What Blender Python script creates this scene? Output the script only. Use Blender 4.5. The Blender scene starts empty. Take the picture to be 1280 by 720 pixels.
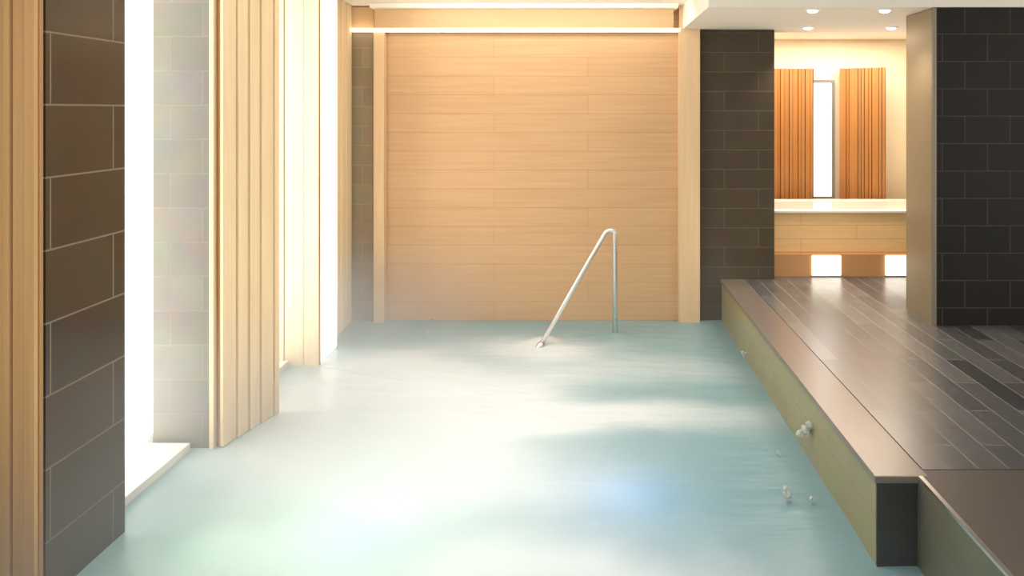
import bpy, bmesh, math, random
from mathutils import Vector, noise
random.seed(4)
C = bpy.context.scene.collection
F = 900.0; VX, VY, CZ = 735.0, 138.0, 1.9        # focal length (px), vanishing point, eye height above the water

def XY(px, Y): return (px - VX) * Y / F           # world X of an image column at depth Y
def ZY(py, Y): return CZ - (py - VY) * Y / F      # world Z of an image row at depth Y

def lin(r, g, b):
    f = lambda c: (c/255/12.92) if c/255 <= .04045 else ((c/255+.055)/1.055)**2.4
    return (f(r), f(g), f(b), 1)

# ------------------------------------------------------------------ materials
def newmat(name):
    m = bpy.data.materials.new(name); m.use_nodes = True
    nt = m.node_tree; p = nt.nodes['Principled BSDF']
    return m, nt, p, nt.nodes, nt.links
def plain(name, col, rough=.6, metal=0, spec=.5):
    m, nt, p, N, L = newmat(name)
    p.inputs['Base Color'].default_value = col; p.inputs['Roughness'].default_value = rough
    p.inputs['Metallic'].default_value = metal; p.inputs['Specular IOR Level'].default_value = spec
    t = N.new('ShaderNodeTexNoise'); t.inputs['Scale'].default_value = 9; t.inputs['Detail'].default_value = 3
    tc = N.new('ShaderNodeTexCoord'); L.new(tc.outputs['Object'], t.inputs['Vector'])
    mr = N.new('ShaderNodeMapRange'); mr.inputs['To Min'].default_value = rough*.9; mr.inputs['To Max'].default_value = min(1, rough*1.12)
    L.new(t.outputs['Fac'], mr.inputs['Value']); L.new(mr.outputs['Result'], p.inputs['Roughness'])
    return m
def emit(name, col, strength):
    m, nt, p, N, L = newmat(name)
    p.inputs['Base Color'].default_value = (.8, .8, .8, 1)
    p.inputs['Emission Color'].default_value = col; p.inputs['Emission Strength'].default_value = strength
    return m
def tile(name, c1, c2, grout, w=.32, h=.19, mortar=.004, rough=.3, off=.5, shift=(0, 0), spec=.5, bump=.25, ior=1.5, metal=0):
    m, nt, p, N, L = newmat(name)
    uv = N.new('ShaderNodeUVMap'); mp = N.new('ShaderNodeMapping')
    mp.inputs['Location'].default_value = (shift[0], shift[1], 0)
    L.new(uv.outputs['UV'], mp.inputs['Vector'])
    b = N.new('ShaderNodeTexBrick'); b.offset = off
    b.inputs['Scale'].default_value = 1; b.inputs['Brick Width'].default_value = w; b.inputs['Row Height'].default_value = h
    b.inputs['Mortar Size'].default_value = mortar; b.inputs['Mortar Smooth'].default_value = .2; b.inputs['Bias'].default_value = 0
    b.inputs['Color1'].default_value = c1; b.inputs['Color2'].default_value = c2; b.inputs['Mortar'].default_value = grout
    L.new(mp.outputs['Vector'], b.inputs['Vector'])
    n = N.new('ShaderNodeTexNoise'); n.inputs['Scale'].default_value = 5; n.inputs['Detail'].default_value = 6
    L.new(mp.outputs['Vector'], n.inputs['Vector'])
    mx = N.new('ShaderNodeMix'); mx.data_type = 'RGBA'; mx.blend_type = 'OVERLAY'; mx.inputs['Factor'].default_value = .25
    L.new(b.outputs['Color'], mx.inputs['A']); L.new(n.outputs['Color'], mx.inputs['B'])
    L.new(mx.outputs['Result'], p.inputs['Base Color'])
    r = N.new('ShaderNodeMapRange'); r.inputs['To Min'].default_value = rough; r.inputs['To Max'].default_value = .7
    L.new(b.outputs['Fac'], r.inputs['Value']); L.new(r.outputs['Result'], p.inputs['Roughness'])
    bm = N.new('ShaderNodeBump'); bm.inputs['Strength'].default_value = bump; bm.inputs['Distance'].default_value = .003; bm.invert = True
    L.new(b.outputs['Fac'], bm.inputs['Height']); L.new(bm.outputs['Normal'], p.inputs['Normal'])
    p.inputs['Specular IOR Level'].default_value = spec; p.inputs['IOR'].default_value = ior; p.inputs['Metallic'].default_value = metal
    return m
def wood(name, c1, c2, grain='Z', plank=None, rough=.5, gap=(.35)):
    """timber: grain streaks along one object axis; plank=(length,height) adds fine joints drawn from the UVs (metres)"""
    m, nt, p, N, L = newmat(name)
    tc = N.new('ShaderNodeTexCoord'); mp = N.new('ShaderNodeMapping')
    s = {'Z': (40, 40, 1.2), 'X': (1.2, 40, 30), 'Y': (40, 1.2, 30)}[grain]
    mp.inputs['Scale'].default_value = s
    L.new(tc.outputs['Object'], mp.inputs['Vector'])
    n = N.new('ShaderNodeTexNoise'); n.inputs['Scale'].default_value = 1; n.inputs['Detail'].default_value = 5; n.inputs['Roughness'].default_value = .6
    L.new(mp.outputs['Vector'], n.inputs['Vector'])
    mx = N.new('ShaderNodeMix'); mx.data_type = 'RGBA'; mx.inputs['A'].default_value = c1; mx.inputs['B'].default_value = c2
    cr = N.new('ShaderNodeMapRange'); cr.inputs['From Min'].default_value = .3; cr.inputs['From Max'].default_value = .7
    L.new(n.outputs['Fac'], cr.inputs['Value']); L.new(cr.outputs['Result'], mx.inputs['Factor'])
    out = mx.outputs['Result']
    if plank:
        uv = N.new('ShaderNodeUVMap'); b = N.new('ShaderNodeTexBrick'); b.offset = .37
        b.inputs['Scale'].default_value = 1; b.inputs['Brick Width'].default_value = plank[0]; b.inputs['Row Height'].default_value = plank[1]
        b.inputs['Mortar Size'].default_value = .0022; b.inputs['Mortar Smooth'].default_value = .3
        b.inputs['Color1'].default_value = (1, 1, 1, 1); b.inputs['Color2'].default_value = (.96, .95, .94, 1)
        b.inputs['Mortar'].default_value = (gap, gap*.8, gap*.6, 1)
        L.new(uv.outputs['UV'], b.inputs['Vector'])
        m2 = N.new('ShaderNodeMix'); m2.data_type = 'RGBA'; m2.blend_type = 'MULTIPLY'; m2.inputs['Factor'].default_value = .8
        L.new(out, m2.inputs['A']); L.new(b.outputs['Color'], m2.inputs['B']); out = m2.outputs['Result']
    L.new(out, p.inputs['Base Color']); p.inputs['Roughness'].default_value = rough
    return m

M = {}
M['ceiling'] = plain('ceiling_paint', lin(250, 243, 232), .8)
M['cream'] = plain('cream_plaster', lin(240, 222, 192), .8)
M['cream_header'] = plain('cream_header', lin(240, 215, 180), .8)
M['dark_tile'] = tile('dark_slate_tile', lin(30, 26, 22), lin(35, 31, 27), lin(72, 67, 58), .32, .194, .004, .5, shift=(.1, .07), spec=.3)
M['column_tile'] = tile('dark_brown_tile', lin(70, 60, 46), lin(76, 66, 51), lin(98, 90, 74), .62, .176, .0035, .5, shift=(.12, .04), spec=.3)
M['grey_tile'] = tile('hazed_grey_tile', lin(114, 110, 102), lin(122, 118, 110), lin(134, 128, 120), .36, .193, .004, .35, shift=(.05, .0))  # grey lightened to paint in the glare and haze veiling this pier
M['taupe_tile'] = tile('taupe_tile', lin(140, 124, 100), lin(150, 134, 108), lin(160, 146, 120), .36, .176, .004, .5)
M['brown_tile'] = tile('brown_polished_tile', lin(70, 57, 42), lin(76, 62, 46), lin(124, 112, 94), .74, .282, .004, .2, shift=(.2, .052), bump=.15)
M['rim_tile'] = tile('olive_pool_tile', lin(138, 132, 96), lin(144, 138, 102), lin(140, 134, 104), .3, .2, .002, .3)
M['deck_tile'] = tile('dark_plank_tile', lin(56, 56, 58), lin(104, 103, 103), lin(126, 122, 118), .75, .13, .0018, .3, shift=(.1, .03), ior=3.2, metal=.15, bump=.1)
M['coping'] = plain('brown_stone_coping', lin(122, 110, 100), .3, .25, spec=.5)
M['coping'].node_tree.nodes['Principled BSDF'].inputs['IOR'].default_value = 2.3
M['coping_end'] = plain('coping_end_shade', lin(44, 48, 44), .4)  # unlit camera-facing end of the coping: shade put into the colour
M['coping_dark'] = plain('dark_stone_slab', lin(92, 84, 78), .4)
M['wood_wall'] = wood('oak_boards', lin(204, 168, 128), lin(196, 156, 114), 'X', (2.3, .17), .5, .72)
M['wood_trim'] = wood('oak_trim', lin(226, 196, 158), lin(218, 186, 146), 'Z', None, .5)
M['wood_header'] = wood('oak_header', lin(216, 182, 142), lin(208, 174, 132), 'X', None, .5)
M['slat'] = wood('oak_slats', lin(232, 204, 162), lin(220, 188, 142), 'Z', None, .55)
M['slat_pale'] = wood('pale_oak_slats', lin(240, 218, 180), lin(228, 202, 160), 'Z', None, .55)
M['slat_far'] = wood('amber_slats', lin(178, 120, 60), lin(162, 104, 48), 'Z', None, .55)
M['slat_warm'] = wood('honey_slats', lin(210, 170, 122), lin(198, 156, 106), 'Z', None, .55)
M['slat_lit'] = wood('lit_oak_slats', lin(240, 216, 178), lin(230, 202, 160), 'Z', None, .55)  # oak made paler, painting in the strong light on the angled screen
M['groove'] = plain('slat_backing', lin(176, 132, 84), .8)
M['groove_far'] = plain('amber_backing', lin(150, 98, 54), .8)
M['wood_bench'] = wood('honey_boards', lin(238, 202, 148), lin(228, 188, 132), 'X', (1.4, .125), .45, .5)
M['white_edge'] = plain('white_stone', lin(240, 236, 226), .4)
M['steel'] = plain('brushed_steel', lin(235, 232, 226), .28, 1)
M['bronze'] = plain('champagne_metal', lin(158, 144, 120), .32, .5)
M['corner'] = plain('brushed_grey_metal', lin(150, 142, 128), .45, .8)
M['riser'] = plain('warm_polished_stone', lin(190, 142, 96), .3)
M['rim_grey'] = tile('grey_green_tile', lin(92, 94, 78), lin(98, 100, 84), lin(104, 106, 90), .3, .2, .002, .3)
M['frame_grey'] = plain('grey_metal_frame', lin(150, 146, 138), .4, .5)
M['window'] = emit('daylit_glass', lin(255, 252, 240), 4.2)
M['window_far'] = emit('daylit_far_glass', lin(255, 255, 252), 3.0)
M['led'] = emit('warm_led', lin(255, 240, 214), 2.5)
M['led_side'] = emit('side_led', lin(255, 247, 232), 3.4)
M['glow_square'] = emit('glow_square_emission', lin(255, 244, 225), 2.2)
M['bulb'] = emit('downlight_glow', lin(255, 236, 205), 12.0)
M['basin'] = tile('teal_basin_tile', lin(120, 170, 160), lin(126, 176, 166), lin(150, 180, 170), .3, .3, .003, .4)

def water_mat():
    m, nt, p, N, L = newmat('aerated_pool_water')
    tc = N.new('ShaderNodeTexCoord')
    # foam: broad soft drifts of air bubbles, stirred by the jets
    acc = None
    blobs = [  # x, y, rx, ry, weight      metres on the water surface
        (-.35, 5.75, .75, .35, .9), (.25, 5.3, 1.1, .35, .5), (-.7, 4.9, .9, .5, .5), (-.1, 4.47, 1.5, .30, 1.0),
        (-.9, 4.4, .9, .6, .6), (-.2, 2.85, 1.1, .5, .9), (.35, 2.65, .7, .4, .6), (-1.45, 2.9, .5, .5, .5), (-1.5, 5.3, .7, .6, .7), (-1.75, 4.5, .7, .9, .7), (-1.1, 4.2, 1.5, 2.2, .55), (-1.3, 3.7, .9, .7, .45), (-.5, 3.7, .9, .5, .45), (-.35, 5.86, .2, .12, 1)]
    nz = N.new('ShaderNodeTexNoise'); nz.inputs['Scale'].default_value = 1.6; nz.inputs['Detail'].default_value = 3
    L.new(tc.outputs['Object'], nz.inputs['Vector'])
    add = N.new('ShaderNodeVectorMath'); add.operation = 'MULTIPLY_ADD'
    add.inputs[1].default_value = (.5, .5, 0); L.new(nz.outputs['Color'], add.inputs[0])
    sh = N.new('ShaderNodeVectorMath'); sh.operation = 'SUBTRACT'; sh.inputs[1].default_value = (.25, .25, 0)
    L.new(tc.outputs['Object'], sh.inputs[0]); L.new(sh.outputs[0], add.inputs[2])
    for (x, y, rx, ry, w) in blobs:
        mp = N.new('ShaderNodeMapping'); mp.vector_type = 'TEXTURE'
        mp.inputs['Location'].default_value = (x, y, 0); mp.inputs['Scale'].default_value = (rx*1.35, ry*1.35, 1)
        L.new(add.outputs[0], mp.inputs['Vector'])
        g = N.new('ShaderNodeTexGradient'); g.gradient_type = 'SPHERICAL'; L.new(mp.outputs['Vector'], g.inputs['Vector'])
        mr = N.new('ShaderNodeMapRange'); mr.interpolation_type = 'SMOOTHERSTEP'; mr.inputs['To Max'].default_value = w
        L.new(g.outputs['Fac'], mr.inputs['Value'])
        if acc is None: acc = mr.outputs['Result']
        else:
            a = N.new('ShaderNodeMath'); a.operation = 'ADD'; a.use_clamp = True
            L.new(acc, a.inputs[0]); L.new(mr.outputs['Result'], a.inputs[1]); acc = a.outputs[0]
    mx = N.new('ShaderNodeMix'); mx.data_type = 'RGBA'
    mx.inputs['A'].default_value = lin(130, 162, 168); mx.inputs['B'].default_value = lin(206, 213, 216)
    L.new(acc, mx.inputs['Factor'])
    L.new(mx.outputs['Result'], p.inputs['Base Color'])
    p.inputs['Roughness'].default_value = .3; p.inputs['IOR'].default_value = 1.33
    wv = N.new('ShaderNodeTexNoise'); wv.inputs['Scale'].default_value = 1; wv.inputs['Detail'].default_value = 2
    wm = N.new('ShaderNodeMapping'); wm.inputs['Scale'].default_value = (2.5, 9, 1)
    L.new(tc.outputs['Object'], wm.inputs['Vector']); L.new(wm.outputs['Vector'], wv.inputs['Vector'])
    bp = N.new('ShaderNodeBump'); bp.inputs['Strength'].default_value = .2; bp.inputs['Distance'].default_value = .05
    L.new(wv.outputs['Fac'], bp.inputs['Height']); L.new(bp.outputs['Normal'], p.inputs['Normal'])
    tr = N.new('ShaderNodeBsdfTranslucent'); L.new(mx.outputs['Result'], tr.inputs['Color'])
    ms = N.new('ShaderNodeMixShader'); ms.inputs['Fac'].default_value = .18
    out = N['Material Output']
    L.new(p.outputs['BSDF'], ms.inputs[1]); L.new(tr.outputs['BSDF'], ms.inputs[2]); L.new(ms.outputs[0], out.inputs['Surface'])
    return m
M['water'] = water_mat()
m, nt, p, N, L = newmat('still_hot_tub_water'); M['tub_water'] = m
p.inputs['Base Color'].default_value = lin(225, 220, 205); p.inputs['Roughness'].default_value = .08; p.inputs['IOR'].default_value = 1.6
m, nt, p, N, L = newmat('water_droplets'); M['drop'] = m
p.inputs['Base Color'].default_value = lin(235, 240, 238); p.inputs['Roughness'].default_value = .1
p.inputs['Transmission Weight'].default_value = .7

# ------------------------------------------------------------------ mesh helpers
def finish(name, bm, mat, parent=None, bevel=0, smooth=False):
    uvl = bm.loops.layers.uv.verify()
    bm.normal_update()
    for f in bm.faces:
        n = f.normal
        for l in f.loops:
            c = l.vert.co
            if abs(n.z) > .7: l[uvl].uv = (c.y, c.x)
            elif abs(n.x) > abs(n.y): l[uvl].uv = (c.y, c.z)
            else: l[uvl].uv = (c.x, c.z)
    me = bpy.data.meshes.new(name); bm.to_mesh(me); bm.free()
    o = bpy.data.objects.new(name, me); C.objects.link(o); me.materials.append(M[mat])
    if smooth:
        for q in me.polygons: q.use_smooth = True
    if bevel:
        b = o.modifiers.new('bevel', 'BEVEL'); b.width = bevel; b.segments = 2; b.limit_method = 'ANGLE'
    if parent: o.parent = parent
    return o
def bx(bm, x0, x1, y0, y1, z0, z1):
    v = [bm.verts.new(c) for c in ((x0,y0,z0),(x1,y0,z0),(x1,y1,z0),(x0,y1,z0),(x0,y0,z1),(x1,y0,z1),(x1,y1,z1),(x0,y1,z1))]
    for f in ((3,2,1,0),(4,5,6,7),(0,1,5,4),(1,2,6,5),(2,3,7,6),(3,0,4,7)): bm.faces.new([v[i] for i in f])
def prism(bm, pts, z0, z1):
    lo = [bm.verts.new((x, y, z0)) for x, y in pts]; hi = [bm.verts.new((x, y, z1)) for x, y in pts]
    n = len(pts)
    bm.faces.new(lo[::-1]); bm.faces.new(hi)
    for i in range(n): bm.faces.new((lo[i], lo[(i+1) % n], hi[(i+1) % n], hi[i]))
    bmesh.ops.recalc_face_normals(bm, faces=bm.faces[:])
def box(name, mat, x0, x1, y0, y1, z0, z1, parent=None, bevel=0):
    bm = bmesh.new(); bx(bm, x0, x1, y0, y1, z0, z1); return finish(name, bm, mat, parent, bevel)
def tube(bm, pts, r, n=20):
    pts = [Vector(p_) for p_ in pts]; rings = []
    t0 = (pts[1]-pts[0]).normalized(); u = t0.orthogonal().normalized()
    for i, p_ in enumerate(pts):
        t = (pts[min(i+1, len(pts)-1)] - pts[max(i-1, 0)]).normalized()
        u = (u - t*u.dot(t)).normalized(); w = t.cross(u)
        rings.append([bm.verts.new(p_ + (u*math.cos(a)+w*math.sin(a))*r) for a in (k*2*math.pi/n for k in range(n))])
    for a, b in zip(rings, rings[1:]):
        for k in range(n): bm.faces.new((a[k], a[(k+1) % n], b[(k+1) % n], b[k]))
    bm.faces.new(rings[0][::-1]); bm.faces.new(rings[-1])
def struct(o): o['kind'] = 'structure'; return o
def thing(name, label, cat, loc=(0, 0, 0), rz=0, group=None):
    o = bpy.data.objects.new(name, None); C.objects.link(o); o.location = loc; o.rotation_euler = (0, 0, rz)
    o.empty_display_size = .1
    return tag(o, label, cat, group)
def tag(o, label, cat, group=None, kind=None):
    o['label'] = label; o['category'] = cat
    if group: o['group'] = group
    if kind: o['kind'] = kind
    return o

# ------------------------------------------------------------------ setting
YB = F/138                    # 6.52, plane of the boarded end wall
LX, RX = -2.10, 1.205         # pool sides
DECK = .377; CEIL = 2.84; SOF = 2.63

struct(box('ceiling', 'ceiling', -3.2, 4.6, .2, 8.3, CEIL, CEIL+.1))
struct(box('ceiling', 'ceiling', .85, 4.6, 5.08, 6.75, SOF, CEIL))           # dropped soffit over the walkway
struct(box('ceiling', 'ceiling', 1.5, 4.6, 6.76, 8.3, 2.68, CEIL))
struct(box('wall_back', 'wood_wall', -1.86, .83, YB, YB+.12, -.6, CEIL))
# tongue lines of the end wall are in its boards; frame around them
def trims():
    out = [box('trim_1', 'wood_trim', XY(467, 6.44), XY(480, 6.44), 6.44, YB+.1, -.05, 2.60),
           box('trim_2', 'wood_trim', XY(849, 6.44), XY(875, 6.44), 6.44, YB+.1, -.05, CEIL)]
    for o in out: struct(o)
trims()
struct(box('trim_3', 'wood_header', XY(468, 6.40), XY(842, 6.40), 6.40, 6.515, 2.632, 2.80))
struct(box('trim_4', 'ceiling', XY(462, 6.3), XY(848, 6.3), 6.30, 6.515, 2.801, 2.838))
# taupe tiled pier between slats and end wall, with a timber cap
t = thing('tiled_pillar', 'narrow taupe tiled pillar beside the left edge of the wooden end wall', 'pillar', (-2.03, 6.5, 0))
bm = bmesh.new(); bx(bm, -.12, .105, -.02, .14, -.6, 2.60); finish('tiled_face', bm, 'taupe_tile', t)
bm = bmesh.new(); bx(bm, -.12, .105, -.03, .14, 2.632, 2.83); finish('timber_cap', bm, 'wood_header', t)
# dark tiled column to the right of the end wall
t = thing('tiled_column', 'dark brown tiled column between the wooden end wall and the walkway opening', 'column', (1.35, 6.5, 0))
x0, x1 = XY(875.5, 6.5), XY(968, 6.5)
bm = bmesh.new(); bx(bm, x0-1.35, x1-1.35, 0, .5, -.6, SOF-.004); finish('tiled_face', bm, 'column_tile', t)
# big dark column at the right edge
t = thing('tiled_column', 'wide black brick-tiled column filling the right edge, beige metal side', 'column', (2.45, 5.1, DECK))
cx = XY(1168, 5.1)-2.45
bm = bmesh.new(); bx(bm, cx+.012, 1.9, 0, .44, 0, SOF-DECK-.004); finish('tiled_face', bm, 'dark_tile', t)
bm = bmesh.new(); bx(bm, cx-.006, cx+.010, .012, .44, 0, SOF-DECK-.004); o = finish('side_panel', bm, 'bronze', t); o['label'] = 'smooth beige metal side'
bm = bmesh.new(); bx(bm, cx-.016, cx+.012, -.008, .011, 0, SOF-DECK-.004); o = finish('corner_trim', bm, 'corner', t); o['label'] = 'pale metal corner strip'

# deck: raised tiled walkway, with coping on the pool edge
YN = 3.015                    # where the coping block ends
struct(box('floor', 'deck_tile', 1.42, 4.6, YN+.04, 6.495, -.6, DECK)); struct(box('floor', 'deck_tile', 1.69, 4.6, 6.496, 6.60, -.6, DECK))
struct(box('floor', 'coping_dark', 1.38, 4.6, .6, YN+.036, -.6, DECK-.001))
t = thing('pool_coping', 'raised brown stone coping along the right side of the pool, square end', 'coping', (1.3, YN, 0))
bm = bmesh.new(); bx(bm, RX-1.3-.012, .116, -.02, 6.495-YN, DECK-.03, DECK+.001); finish('coping_slab', bm, 'coping', t, .003)
bm = bmesh.new(); bx(bm, RX-1.3, .079, 0, 6.495-YN, -.6, DECK-.031); finish('side_wall', bm, 'rim_tile', t)
bm = bmesh.new(); bx(bm, RX-1.3, .074, -.012, -.001, -.6, DECK-.031); o = finish('end_face', bm, 'coping_end', t); o['label'] = 'stone end face with shade in its colour'
o = struct(box('trim_5', 'steel', 1.374, 1.392, .6, YN-.02, DECK-.010, DECK+.003))
o = struct(box('wall_right', 'rim_grey', 1.376, 1.379, .6, YN-.001, -.6, DECK-.011))
# end sides of pool, basin
struct(box('wall_pool', 'basin', -2.7, 4.6, 6.68, 6.8, -.9, -.02))
struct(box('floor', 'basin', -2.7, 1.38, .6, 6.7, -1.0, -.9))
struct(box('wall_left', 'cream', -2.9, -2.72, .6, 8.2, -1.0, CEIL))

# ------------------------------------------------------------------ left side: windows and piers
def window(name, y0, y1, X=-2.46):
    w = struct(box(name, 'window', X-.03, X, y0, y1, .06, 2.82))
    return w
window('window_1', 3.34, 4.04)
window('window_2', 4.1, 5.3)
bm = bmesh.new(); bx(bm, -2.71, -2.22, 3.3, 4.02, -.3, .045); struct(finish('trim_6', bm, 'white_edge', None, .004))
bm = bmesh.new(); bx(bm, -2.71, -2.22, 4.2, 5.33, -.3, .045); struct(finish('trim_7', bm, 'white_edge', None, .004))

def slats(bm, length, widths, depth, z0, z1, gap=.006):
    """vertical boards along local +x, faces towards -y"""
    x = 0; k = 0
    while x < length - .004:
        w = min(widths[k % len(widths)], length-x)
        d = depth * (1 if k % 2 == 0 else .55)
        bx(bm, x, x+w-gap, -d, 0, z0, z1); x += w; k += 1
def screen(label, p0, p1, widths, z0, z1, mat='slat', back='groove', depth=.02, group=None, name='slat_screen', thick=.02):
    d = Vector((p1[0]-p0[0], p1[1]-p0[1], 0)); a = math.atan2(d.y, d.x)
    t = thing(name, label, 'screen', (p0[0], p0[1], z0), a, group)
    bm = bmesh.new(); bx(bm, .002, d.length-.002, .001, thick, 0, z1-z0); finish('backing_board', bm, back, t)
    bm = bmesh.new(); slats(bm, d.length, widths, depth, 0, z1-z0); finish('slats', bm, mat, t, .0015)
    return t
# pier 1: brown polished tile towards the pool, slats towards the camera
t = thing('tiled_pier', 'dark brown polished tile pier at the left edge beside a slat screen', 'pier', (-2.3, 3.0, 0))
bm = bmesh.new(); bx(bm, -.4, .21, XY(0, 1)*0-.225, .25, -.6, CEIL-.004); finish('tiled_face', bm, 'brown_tile', t)
screen('honey wood slat screen at the far left edge of the picture', (-2.62, 2.745), (-2.09, 2.745), [.062, .055, .045, .03, .05], -.05, CEIL-.004, 'slat_warm')
# pier 2
t = thing('tiled_pier', 'tiled pier with haze in its grey, between the bright window and the tall fluted screen', 'pier', (-2.3, 4.05, 0))
bm = bmesh.new(); bx(bm, XY(191, 4.05)+2.3, .174, 0, .12, -.6, CEIL-.004); finish('tiled_face', bm, 'grey_tile', t)
bm = bmesh.new(); bx(bm, .175, .198, -.012, .1, -.3, CEIL-.004); o = finish('edge_trim', bm, 'slat_pale', t); o['label'] = 'pale wood edge strip'
screen('tall wood slat screen, strong light in its pale colour, beside the grey tiled pier, angled toward the pool', (-2.075, 4.06), (-1.955, 4.53), [.05, .07, .045, .055, .04, .06], 0.004, CEIL-.004, 'slat_lit', 'groove')
# pier 3
screen('broad-boarded pale slat screen facing front, behind the tall angled screen', (-2.40, 5.36), (XY(400, 5.36), 5.36), [.145, .145, .15], 0.0, CEIL-.004, 'slat_pale', 'groove', depth=.015)
screen('pale slat screen next to the taupe tiled pillar, side-on along the pool', (-2.095, 5.79), (-2.125, 6.46), [.09, .07, .1, .08], .01, CEIL-.004, 'slat_pale', 'groove', depth=.012)
t = thing('light_strip', 'glowing full height light strip at the corner between two pale screens', 'light', (XY(404, 5.5), 5.5, 0))
bm = bmesh.new(); bx(bm, -.016, .02, -.10, .24, .02, CEIL-.006); finish('diffuser', bm, 'led_side', t)
bm = bmesh.new(); bx(bm, -.034, -.017, -.11, .25, 0, CEIL-.005); finish('housing', bm, 'steel', t)

# LED cove over the end wall
t = thing('light_strip', 'thin bright horizontal light strip across the top of the wooden end wall', 'light', (0, 6.42, 2.60))
bm = bmesh.new(); bx(bm, -2.14, .82, -.02, .05, .006, .031); finish('diffuser', bm, 'led', t)
bm = bmesh.new(); bx(bm, -2.14, .82, .051, .095, .002, .031); finish('housing', bm, 'steel', t)

# ------------------------------------------------------------------ far room
FW = 7.9
struct(box('wall_far', 'cream', 1.3, 4.6, FW, FW+.1, .2, 2.68))
struct(box('wall_side', 'cream', 1.55, 1.66, 7.02, FW, .2, 2.68))
struct(box('wall_end', 'cream', 3.9, 4.0, 6.6, FW, .2, 2.68))
struct(box('floor', 'riser', 1.3, 4.6, 6.601, FW, .2, .58))
zt, zb = ZY(100, FW), ZY(245, FW)
w = struct(box('window_3', 'window_far', XY(1005, FW), XY(1038, FW), FW-.022, FW-.004, zb, zt-.03))
bm = bmesh.new()
bx(bm, XY(1004, FW), XY(1042, FW), FW-.04, FW-.002, zt-.035, zt)
bx(bm, XY(1038.3, FW), XY(1042, FW), FW-.04, FW-.002, zb, zt-.036)
bx(bm, XY(1004, FW), XY(1042, FW), FW-.04, FW-.002, zb-.03, zb-.001)
finish('window_frame', bm, 'frame_grey', w)
Y3 = 7.75
screen('amber wood slat screen left of the narrow far window', (XY(955, Y3), Y3), (XY(1017, Y3), Y3), [.05, .036, .06, .03, .045], .59, ZY(86, Y3), 'slat_far', 'groove_far', .022)
screen('amber wood slat screen right of the narrow far window', (XY(1050, 7.83), 7.83), (XY(1107, 7.6), 7.6), [.07, .03, .09, .035, .03, .045, .03], .59, ZY(85, 7.72), 'slat_far', 'groove_far', .022)
# raised hot tub
t = thing('hot_tub', 'raised hot tub with honey wood boarded front beyond the walkway', 'hot tub', (2.5, 6.7, .582))
X0, X1 = -.83, 1.38
h = ZY(266, 6.7) - .582
bm = bmesh.new(); bx(bm, X0, X1, 0, .03, 0, h); finish('front_panel', bm, 'wood_bench', t)
bm = bmesh.new(); bx(bm, X0, X1, -.02, .09, h+.001, h+.022)
bx(bm, X0, X1, .80, .86, h+.001, h+.022); o = finish('rim', bm, 'white_edge', t, .002); o['label'] = 'white stone rim'
bm = bmesh.new(); bx(bm, X0, X1, .031, .05, 0, h); bx(bm, X0, X1, .82, .85, 0, h); finish('basin', bm, 'white_edge', t)
bm = bmesh.new(); bx(bm, X0, X1, .091, .80, h-.06, h+.012); o = finish('water_surface', bm, 'tub_water', t); o['label'] = 'still reflective water'
# emissive squares added on the riser of the far platform
for (a, b, lab) in ((1015, 1051, 'added square glowing panel straight below the narrow far window'), (1107, 1136, 'added square glowing panel beside the metal side of the right column')):
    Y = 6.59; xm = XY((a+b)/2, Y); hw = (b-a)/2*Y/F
    t = thing('glow_square', lab, 'light', (xm, Y, .385))
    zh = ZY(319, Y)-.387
    bm = bmesh.new(); bx(bm, -hw, hw, -.012, .009, .004, zh); finish('diffuser', bm, 'glow_square', t, .006)
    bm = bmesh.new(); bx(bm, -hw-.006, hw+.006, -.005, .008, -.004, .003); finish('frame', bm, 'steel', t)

# downlights
spots = [(1010, 34, 'recessed ceiling spotlight nearest the dark brown column, above the walkway'),
         (1114, 34, 'recessed ceiling spotlight nearest the beige metal side of the right column'),
         (1016, 12, 'front recessed spotlight of the left pair in the walkway ceiling'),
         (1106, 12, 'front recessed spotlight of the right pair in the walkway ceiling')]
for (a, b, lab) in spots:
    Y = F*(SOF-CZ)/(VY-b); x = XY(a, Y)
    t = thing('downlight', lab, 'light', (x, Y, SOF), 0, 'recessed spotlights in the walkway ceiling')
    bm = bmesh.new(); bmesh.ops.create_cone(bm, cap_ends=True, segments=24, radius1=.052, radius2=.058, depth=.008)
    bmesh.ops.translate(bm, vec=(0, 0, -.004), verts=bm.verts[:]); finish('bezel', bm, 'white_edge', t, 0)
    bm = bmesh.new(); bmesh.ops.create_uvsphere(bm, u_segments=20, v_segments=10, radius=.036)
    bmesh.ops.scale(bm, vec=(1, 1, .4), verts=bm.verts[:]); bmesh.ops.translate(bm, vec=(0, 0, -.01), verts=bm.verts[:])
    finish('bulb', bm, 'bulb', t, 0, True)
    l = bpy.data.lights.new('downlight_beam', 'SPOT'); l.energy = 45; l.color = (1, .88, .74); l.spot_size = math.radians(110); l.spot_blend = .8; l.shadow_soft_size = .05
    lo = bpy.data.objects.new('downlight_beam', l); C.objects.link(lo); lo.location = (x, Y, SOF-.04)

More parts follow.
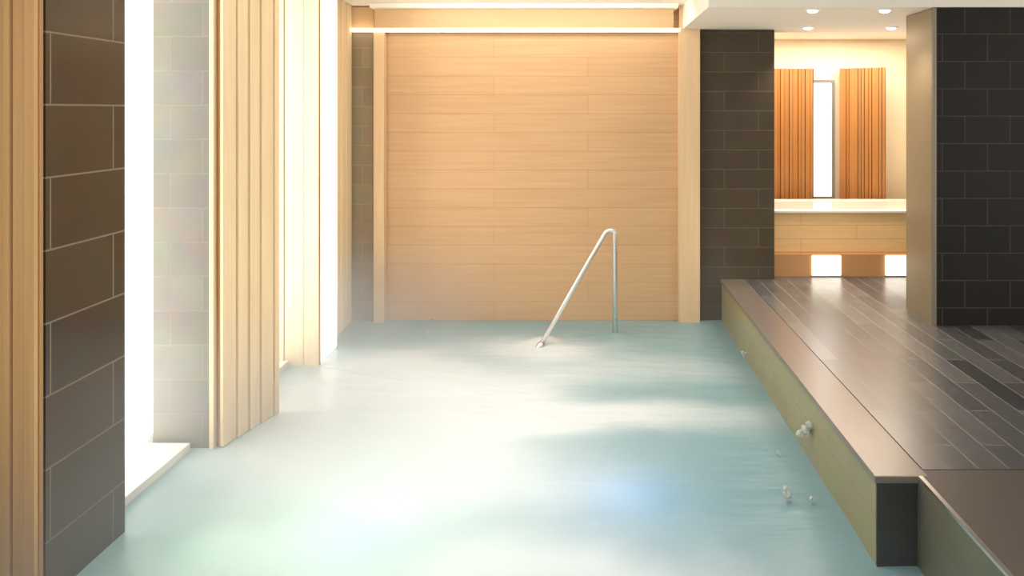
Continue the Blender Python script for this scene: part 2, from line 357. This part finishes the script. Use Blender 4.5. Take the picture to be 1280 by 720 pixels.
# ------------------------------------------------------------------ water
bm = bmesh.new()
nx, ny = 110, 170
xa, xb, ya, yb = -2.7, 1.374, .9, 6.515
grid = []
for j in range(ny+1):
    row = []
    for i in range(nx+1):
        x = xa+(xb-xa)*i/nx; y = ya+(yb-ya)*j/ny
        z = .010*noise.noise(Vector((x*1.3, y*2.2, 0)))+.004*noise.noise(Vector((x*4, y*6, 3)))
        z += .035*math.exp(-((x+.36)**2+(y-5.93)**2)/.012) + .02*math.exp(-((x-.235)**2+(y-6.1)**2)/.004)
        row.append(bm.verts.new((x, y, z)))
    grid.append(row)
for j in range(ny):
    for i in range(nx): bm.faces.new((grid[j][i], grid[j][i+1], grid[j+1][i+1], grid[j+1][i]))
o = finish('pool_water', bm, 'water', None, 0, True)
tag(o, 'milky turquoise bubbling water filling the whole pool', 'water', kind='stuff')

# steam drifting over the pool, thickest low and along the windows
m = bpy.data.materials.new('pool_steam'); m.use_nodes = True; nt = m.node_tree; N, L = nt.nodes, nt.links
N.remove(N['Principled BSDF'])
vs_ = N.new('ShaderNodeVolumeScatter'); vs_.inputs['Color'].default_value = (.97, .98, 1, 1); vs_.inputs['Anisotropy'].default_value = .2
tc = N.new('ShaderNodeTexCoord'); sp = N.new('ShaderNodeSeparateXYZ'); L.new(tc.outputs['Object'], sp.inputs[0])
def mapr(sock, a, b, c, d, interp='SMOOTHSTEP'):
    q = N.new('ShaderNodeMapRange'); q.interpolation_type = interp
    for k, v in zip(('From Min', 'From Max', 'To Min', 'To Max'), (a, b, c, d)): q.inputs[k].default_value = v
    L.new(sock, q.inputs['Value']); return q.outputs['Result']
def mul(a, b):
    q = N.new('ShaderNodeMath'); q.operation = 'MULTIPLY'; L.new(a, q.inputs[0])
    if isinstance(b, float): q.inputs[1].default_value = b
    else: L.new(b, q.inputs[1])
    return q.outputs[0]
hz = mapr(sp.outputs['Z'], 0, 1.1, 1, 0); hx = mapr(sp.outputs['X'], -2.2, -.2, 1, .12)
nz = N.new('ShaderNodeTexNoise'); nz.inputs['Scale'].default_value = 1.5; nz.inputs['Detail'].default_value = 2; L.new(tc.outputs['Object'], nz.inputs['Vector'])
dn = mapr(nz.outputs['Fac'], .35, .65, .5, 1.3)
L.new(mul(mul(mul(hz, hx), dn), .55), vs_.inputs['Density']); L.new(vs_.outputs[0], N['Material Output'].inputs['Volume'])
M['steam'] = m
bm = bmesh.new(); bx(bm, -2.6, 1.19, 1.6, 6.38, .04, 1.1); o = finish('steam', bm, 'steam')
tag(o, 'thin white steam hanging low over the pool, thickest on the left', 'steam', kind='stuff')

# handrail
t = thing('handrail', 'bent stainless steel handrail rising from the water before the wooden wall', 'handrail', (XY(769, 6.1), 6.1, 0))
o0 = Vector(t.location)
top1 = Vector((XY(768.5, 6.1), 6.1, ZY(297, 6.1)))
A = Vector((XY(769, 6.1), 6.1, -.35)); D = Vector((XY(664, 5.75), 5.75, ZY(452, 5.75)))
P1 = Vector((XY(768.5, 6.1), 6.1, ZY(288, 6.1))); P2 = Vector((XY(758, 6.1), 6.1, ZY(288.5, 6.1)))
def corner(a, c, b, r, n=8):
    u = (a-c).normalized()*r; v = (b-c).normalized()*r; out = []
    for k in range(n+1):
        s = k/n; out.append(c + u*(1-s)**2 + v*s**2)
    return out
pts = [A] + corner(A, P1, P2, .035) + corner(P1, P2, D, .035) + [D]
bm = bmesh.new(); tube(bm, [q-o0 for q in pts], .020, 20); finish('rail', bm, 'steel', t, 0, True)
def collar(c, ax, r):
    bm = bmesh.new(); tube(bm, [c-ax*.03, c+ax*.03], r, 20); return bm
ax = (P2-D).normalized(); k = D + ax*((0-D.z)/ax.z)
finish('collar', collar(k-o0, ax, .029), 'steel', t, 0, True)

# splashes
def splash(label, x, y, z, r, n, seed, cat='splash'):
    random.seed(seed); bm = bmesh.new()
    for k in range(n):
        rr = r*random.uniform(.25, .6) if k else r*.75
        off = Vector((random.uniform(-1, 1)*r, random.uniform(-1, 1)*r, random.uniform(-.9, .9)*r)) if k else Vector()
        b2 = bmesh.new(); bmesh.ops.create_icosphere(b2, subdivisions=3, radius=rr)
        for v in b2.verts:
            v.co = v.co*(1+.25*noise.noise(v.co/rr*1.3+Vector((k, seed, 0)))) + off
        mp = {v: bm.verts.new(v.co) for v in b2.verts}
        for f in b2.faces: bm.faces.new([mp[v] for v in f.verts])
        b2.free()
    o = finish('water_splash', bm, 'drop', None, 0, True); o.location = (x, y, z)
    return tag(o, label, cat, group='splashes of bubbling water')
for (a, b, X, r, n, lab) in ((1007, 537, 1.175, .036, 5, 'largest white water splash against the olive side wall below the coping'),
                          (930, 443, 1.15, .02, 4, 'small water splash at the far end of the olive side wall')):
    Y = F*X/(a-VX); splash(lab, X, Y, max(ZY(b, Y), .012), r, n, a)
for (a, b, r, n, lab) in ((984, 628, .028, 5, 'blurred pale splash on the water in front of the coping end'),
                          (1014, 630, .014, 3, 'small splash between the pale splash and the coping end'),
                          (973, 571, .012, 3, 'tiny splash on the blue water below the largest splash'),
                          (534, 419, .013, 3, 'tiny splash on the water near the left part of the wooden wall'),
                          (540, 403, .011, 3, 'tiny droplet splash touching the foot of the wooden wall')):
    Y = F*CZ/(b-VY); Y = min(Y, 6.45); splash(lab, XY(a, Y), Y, r*1.1+.012, r, n, a)

# ------------------------------------------------------------------ lights
def area(name, loc, rot, sx, sy, e, col):
    l = bpy.data.lights.new(name, 'AREA'); l.shape = 'RECTANGLE'; l.size = sx; l.size_y = sy; l.energy = e; l.color = col
    o = bpy.data.objects.new(name, l); C.objects.link(o); o.location = loc; o.rotation_euler = [math.radians(a) for a in rot]; return o
def point(name, loc, e, col, r=.08):
    l = bpy.data.lights.new(name, 'POINT'); l.energy = e; l.color = col; l.shadow_soft_size = r
    o = bpy.data.objects.new(name, l); C.objects.link(o); o.location = loc; return o
area('pool_fill', (-.85, 3.9, 2.8), (0, 0, 0), 2.4, 3.6, 54, (1, .97, .93)).data.spread = math.radians(110)  # added fill above the pool without a fixture, brightens the water
area('end_wall_fill', (-.4, 5.85, 2.80), (28, 0, 0), 2.2, .15, 11, (1, .88, .7))  # added unseen light that brightens the upper end wall
area('far_room_fill', (2.6, 7.2, 2.66), (0, 0, 0), 1.6, .6, 42, (1, .91, .78))  # added light with no visible source, lifts the far room
point('underwater_lamp', (.22, 3.55, -.28), 16, (.25, .4, 1), .1)
point('underwater_lamp', (-1.1, 3.2, -.4), 20, (.3, 1, .72), .1)
point('underwater_lamp', (-1.65, 3.1, -.35), 12, (.5, 1, .45), .1)

W = bpy.data.worlds.new('World'); bpy.context.scene.world = W; W.use_nodes = True
bg = W.node_tree.nodes['Background']; bg.inputs['Color'].default_value = (1, .96, .9, 1); bg.inputs['Strength'].default_value = 1.05

# ------------------------------------------------------------------ camera
cd = bpy.data.cameras.new('camera'); cam = bpy.data.objects.new('camera', cd); C.objects.link(cam)
cam.location = (0, 0, CZ); cam.rotation_euler = (math.radians(90), 0, 0)
cd.sensor_width = 36; cd.lens = F/1280*36; cd.sensor_fit = 'HORIZONTAL'
cd.shift_x = -(VX-640)/1280; cd.shift_y = (VY-360)/1280
cd.clip_start = .05
sc = bpy.context.scene; sc.camera = cam
vs = sc.view_settings; vs.view_transform = 'Standard'; vs.look = 'None'; vs.gamma = 1; vs.exposure = 0; vs.use_curve_mapping = False
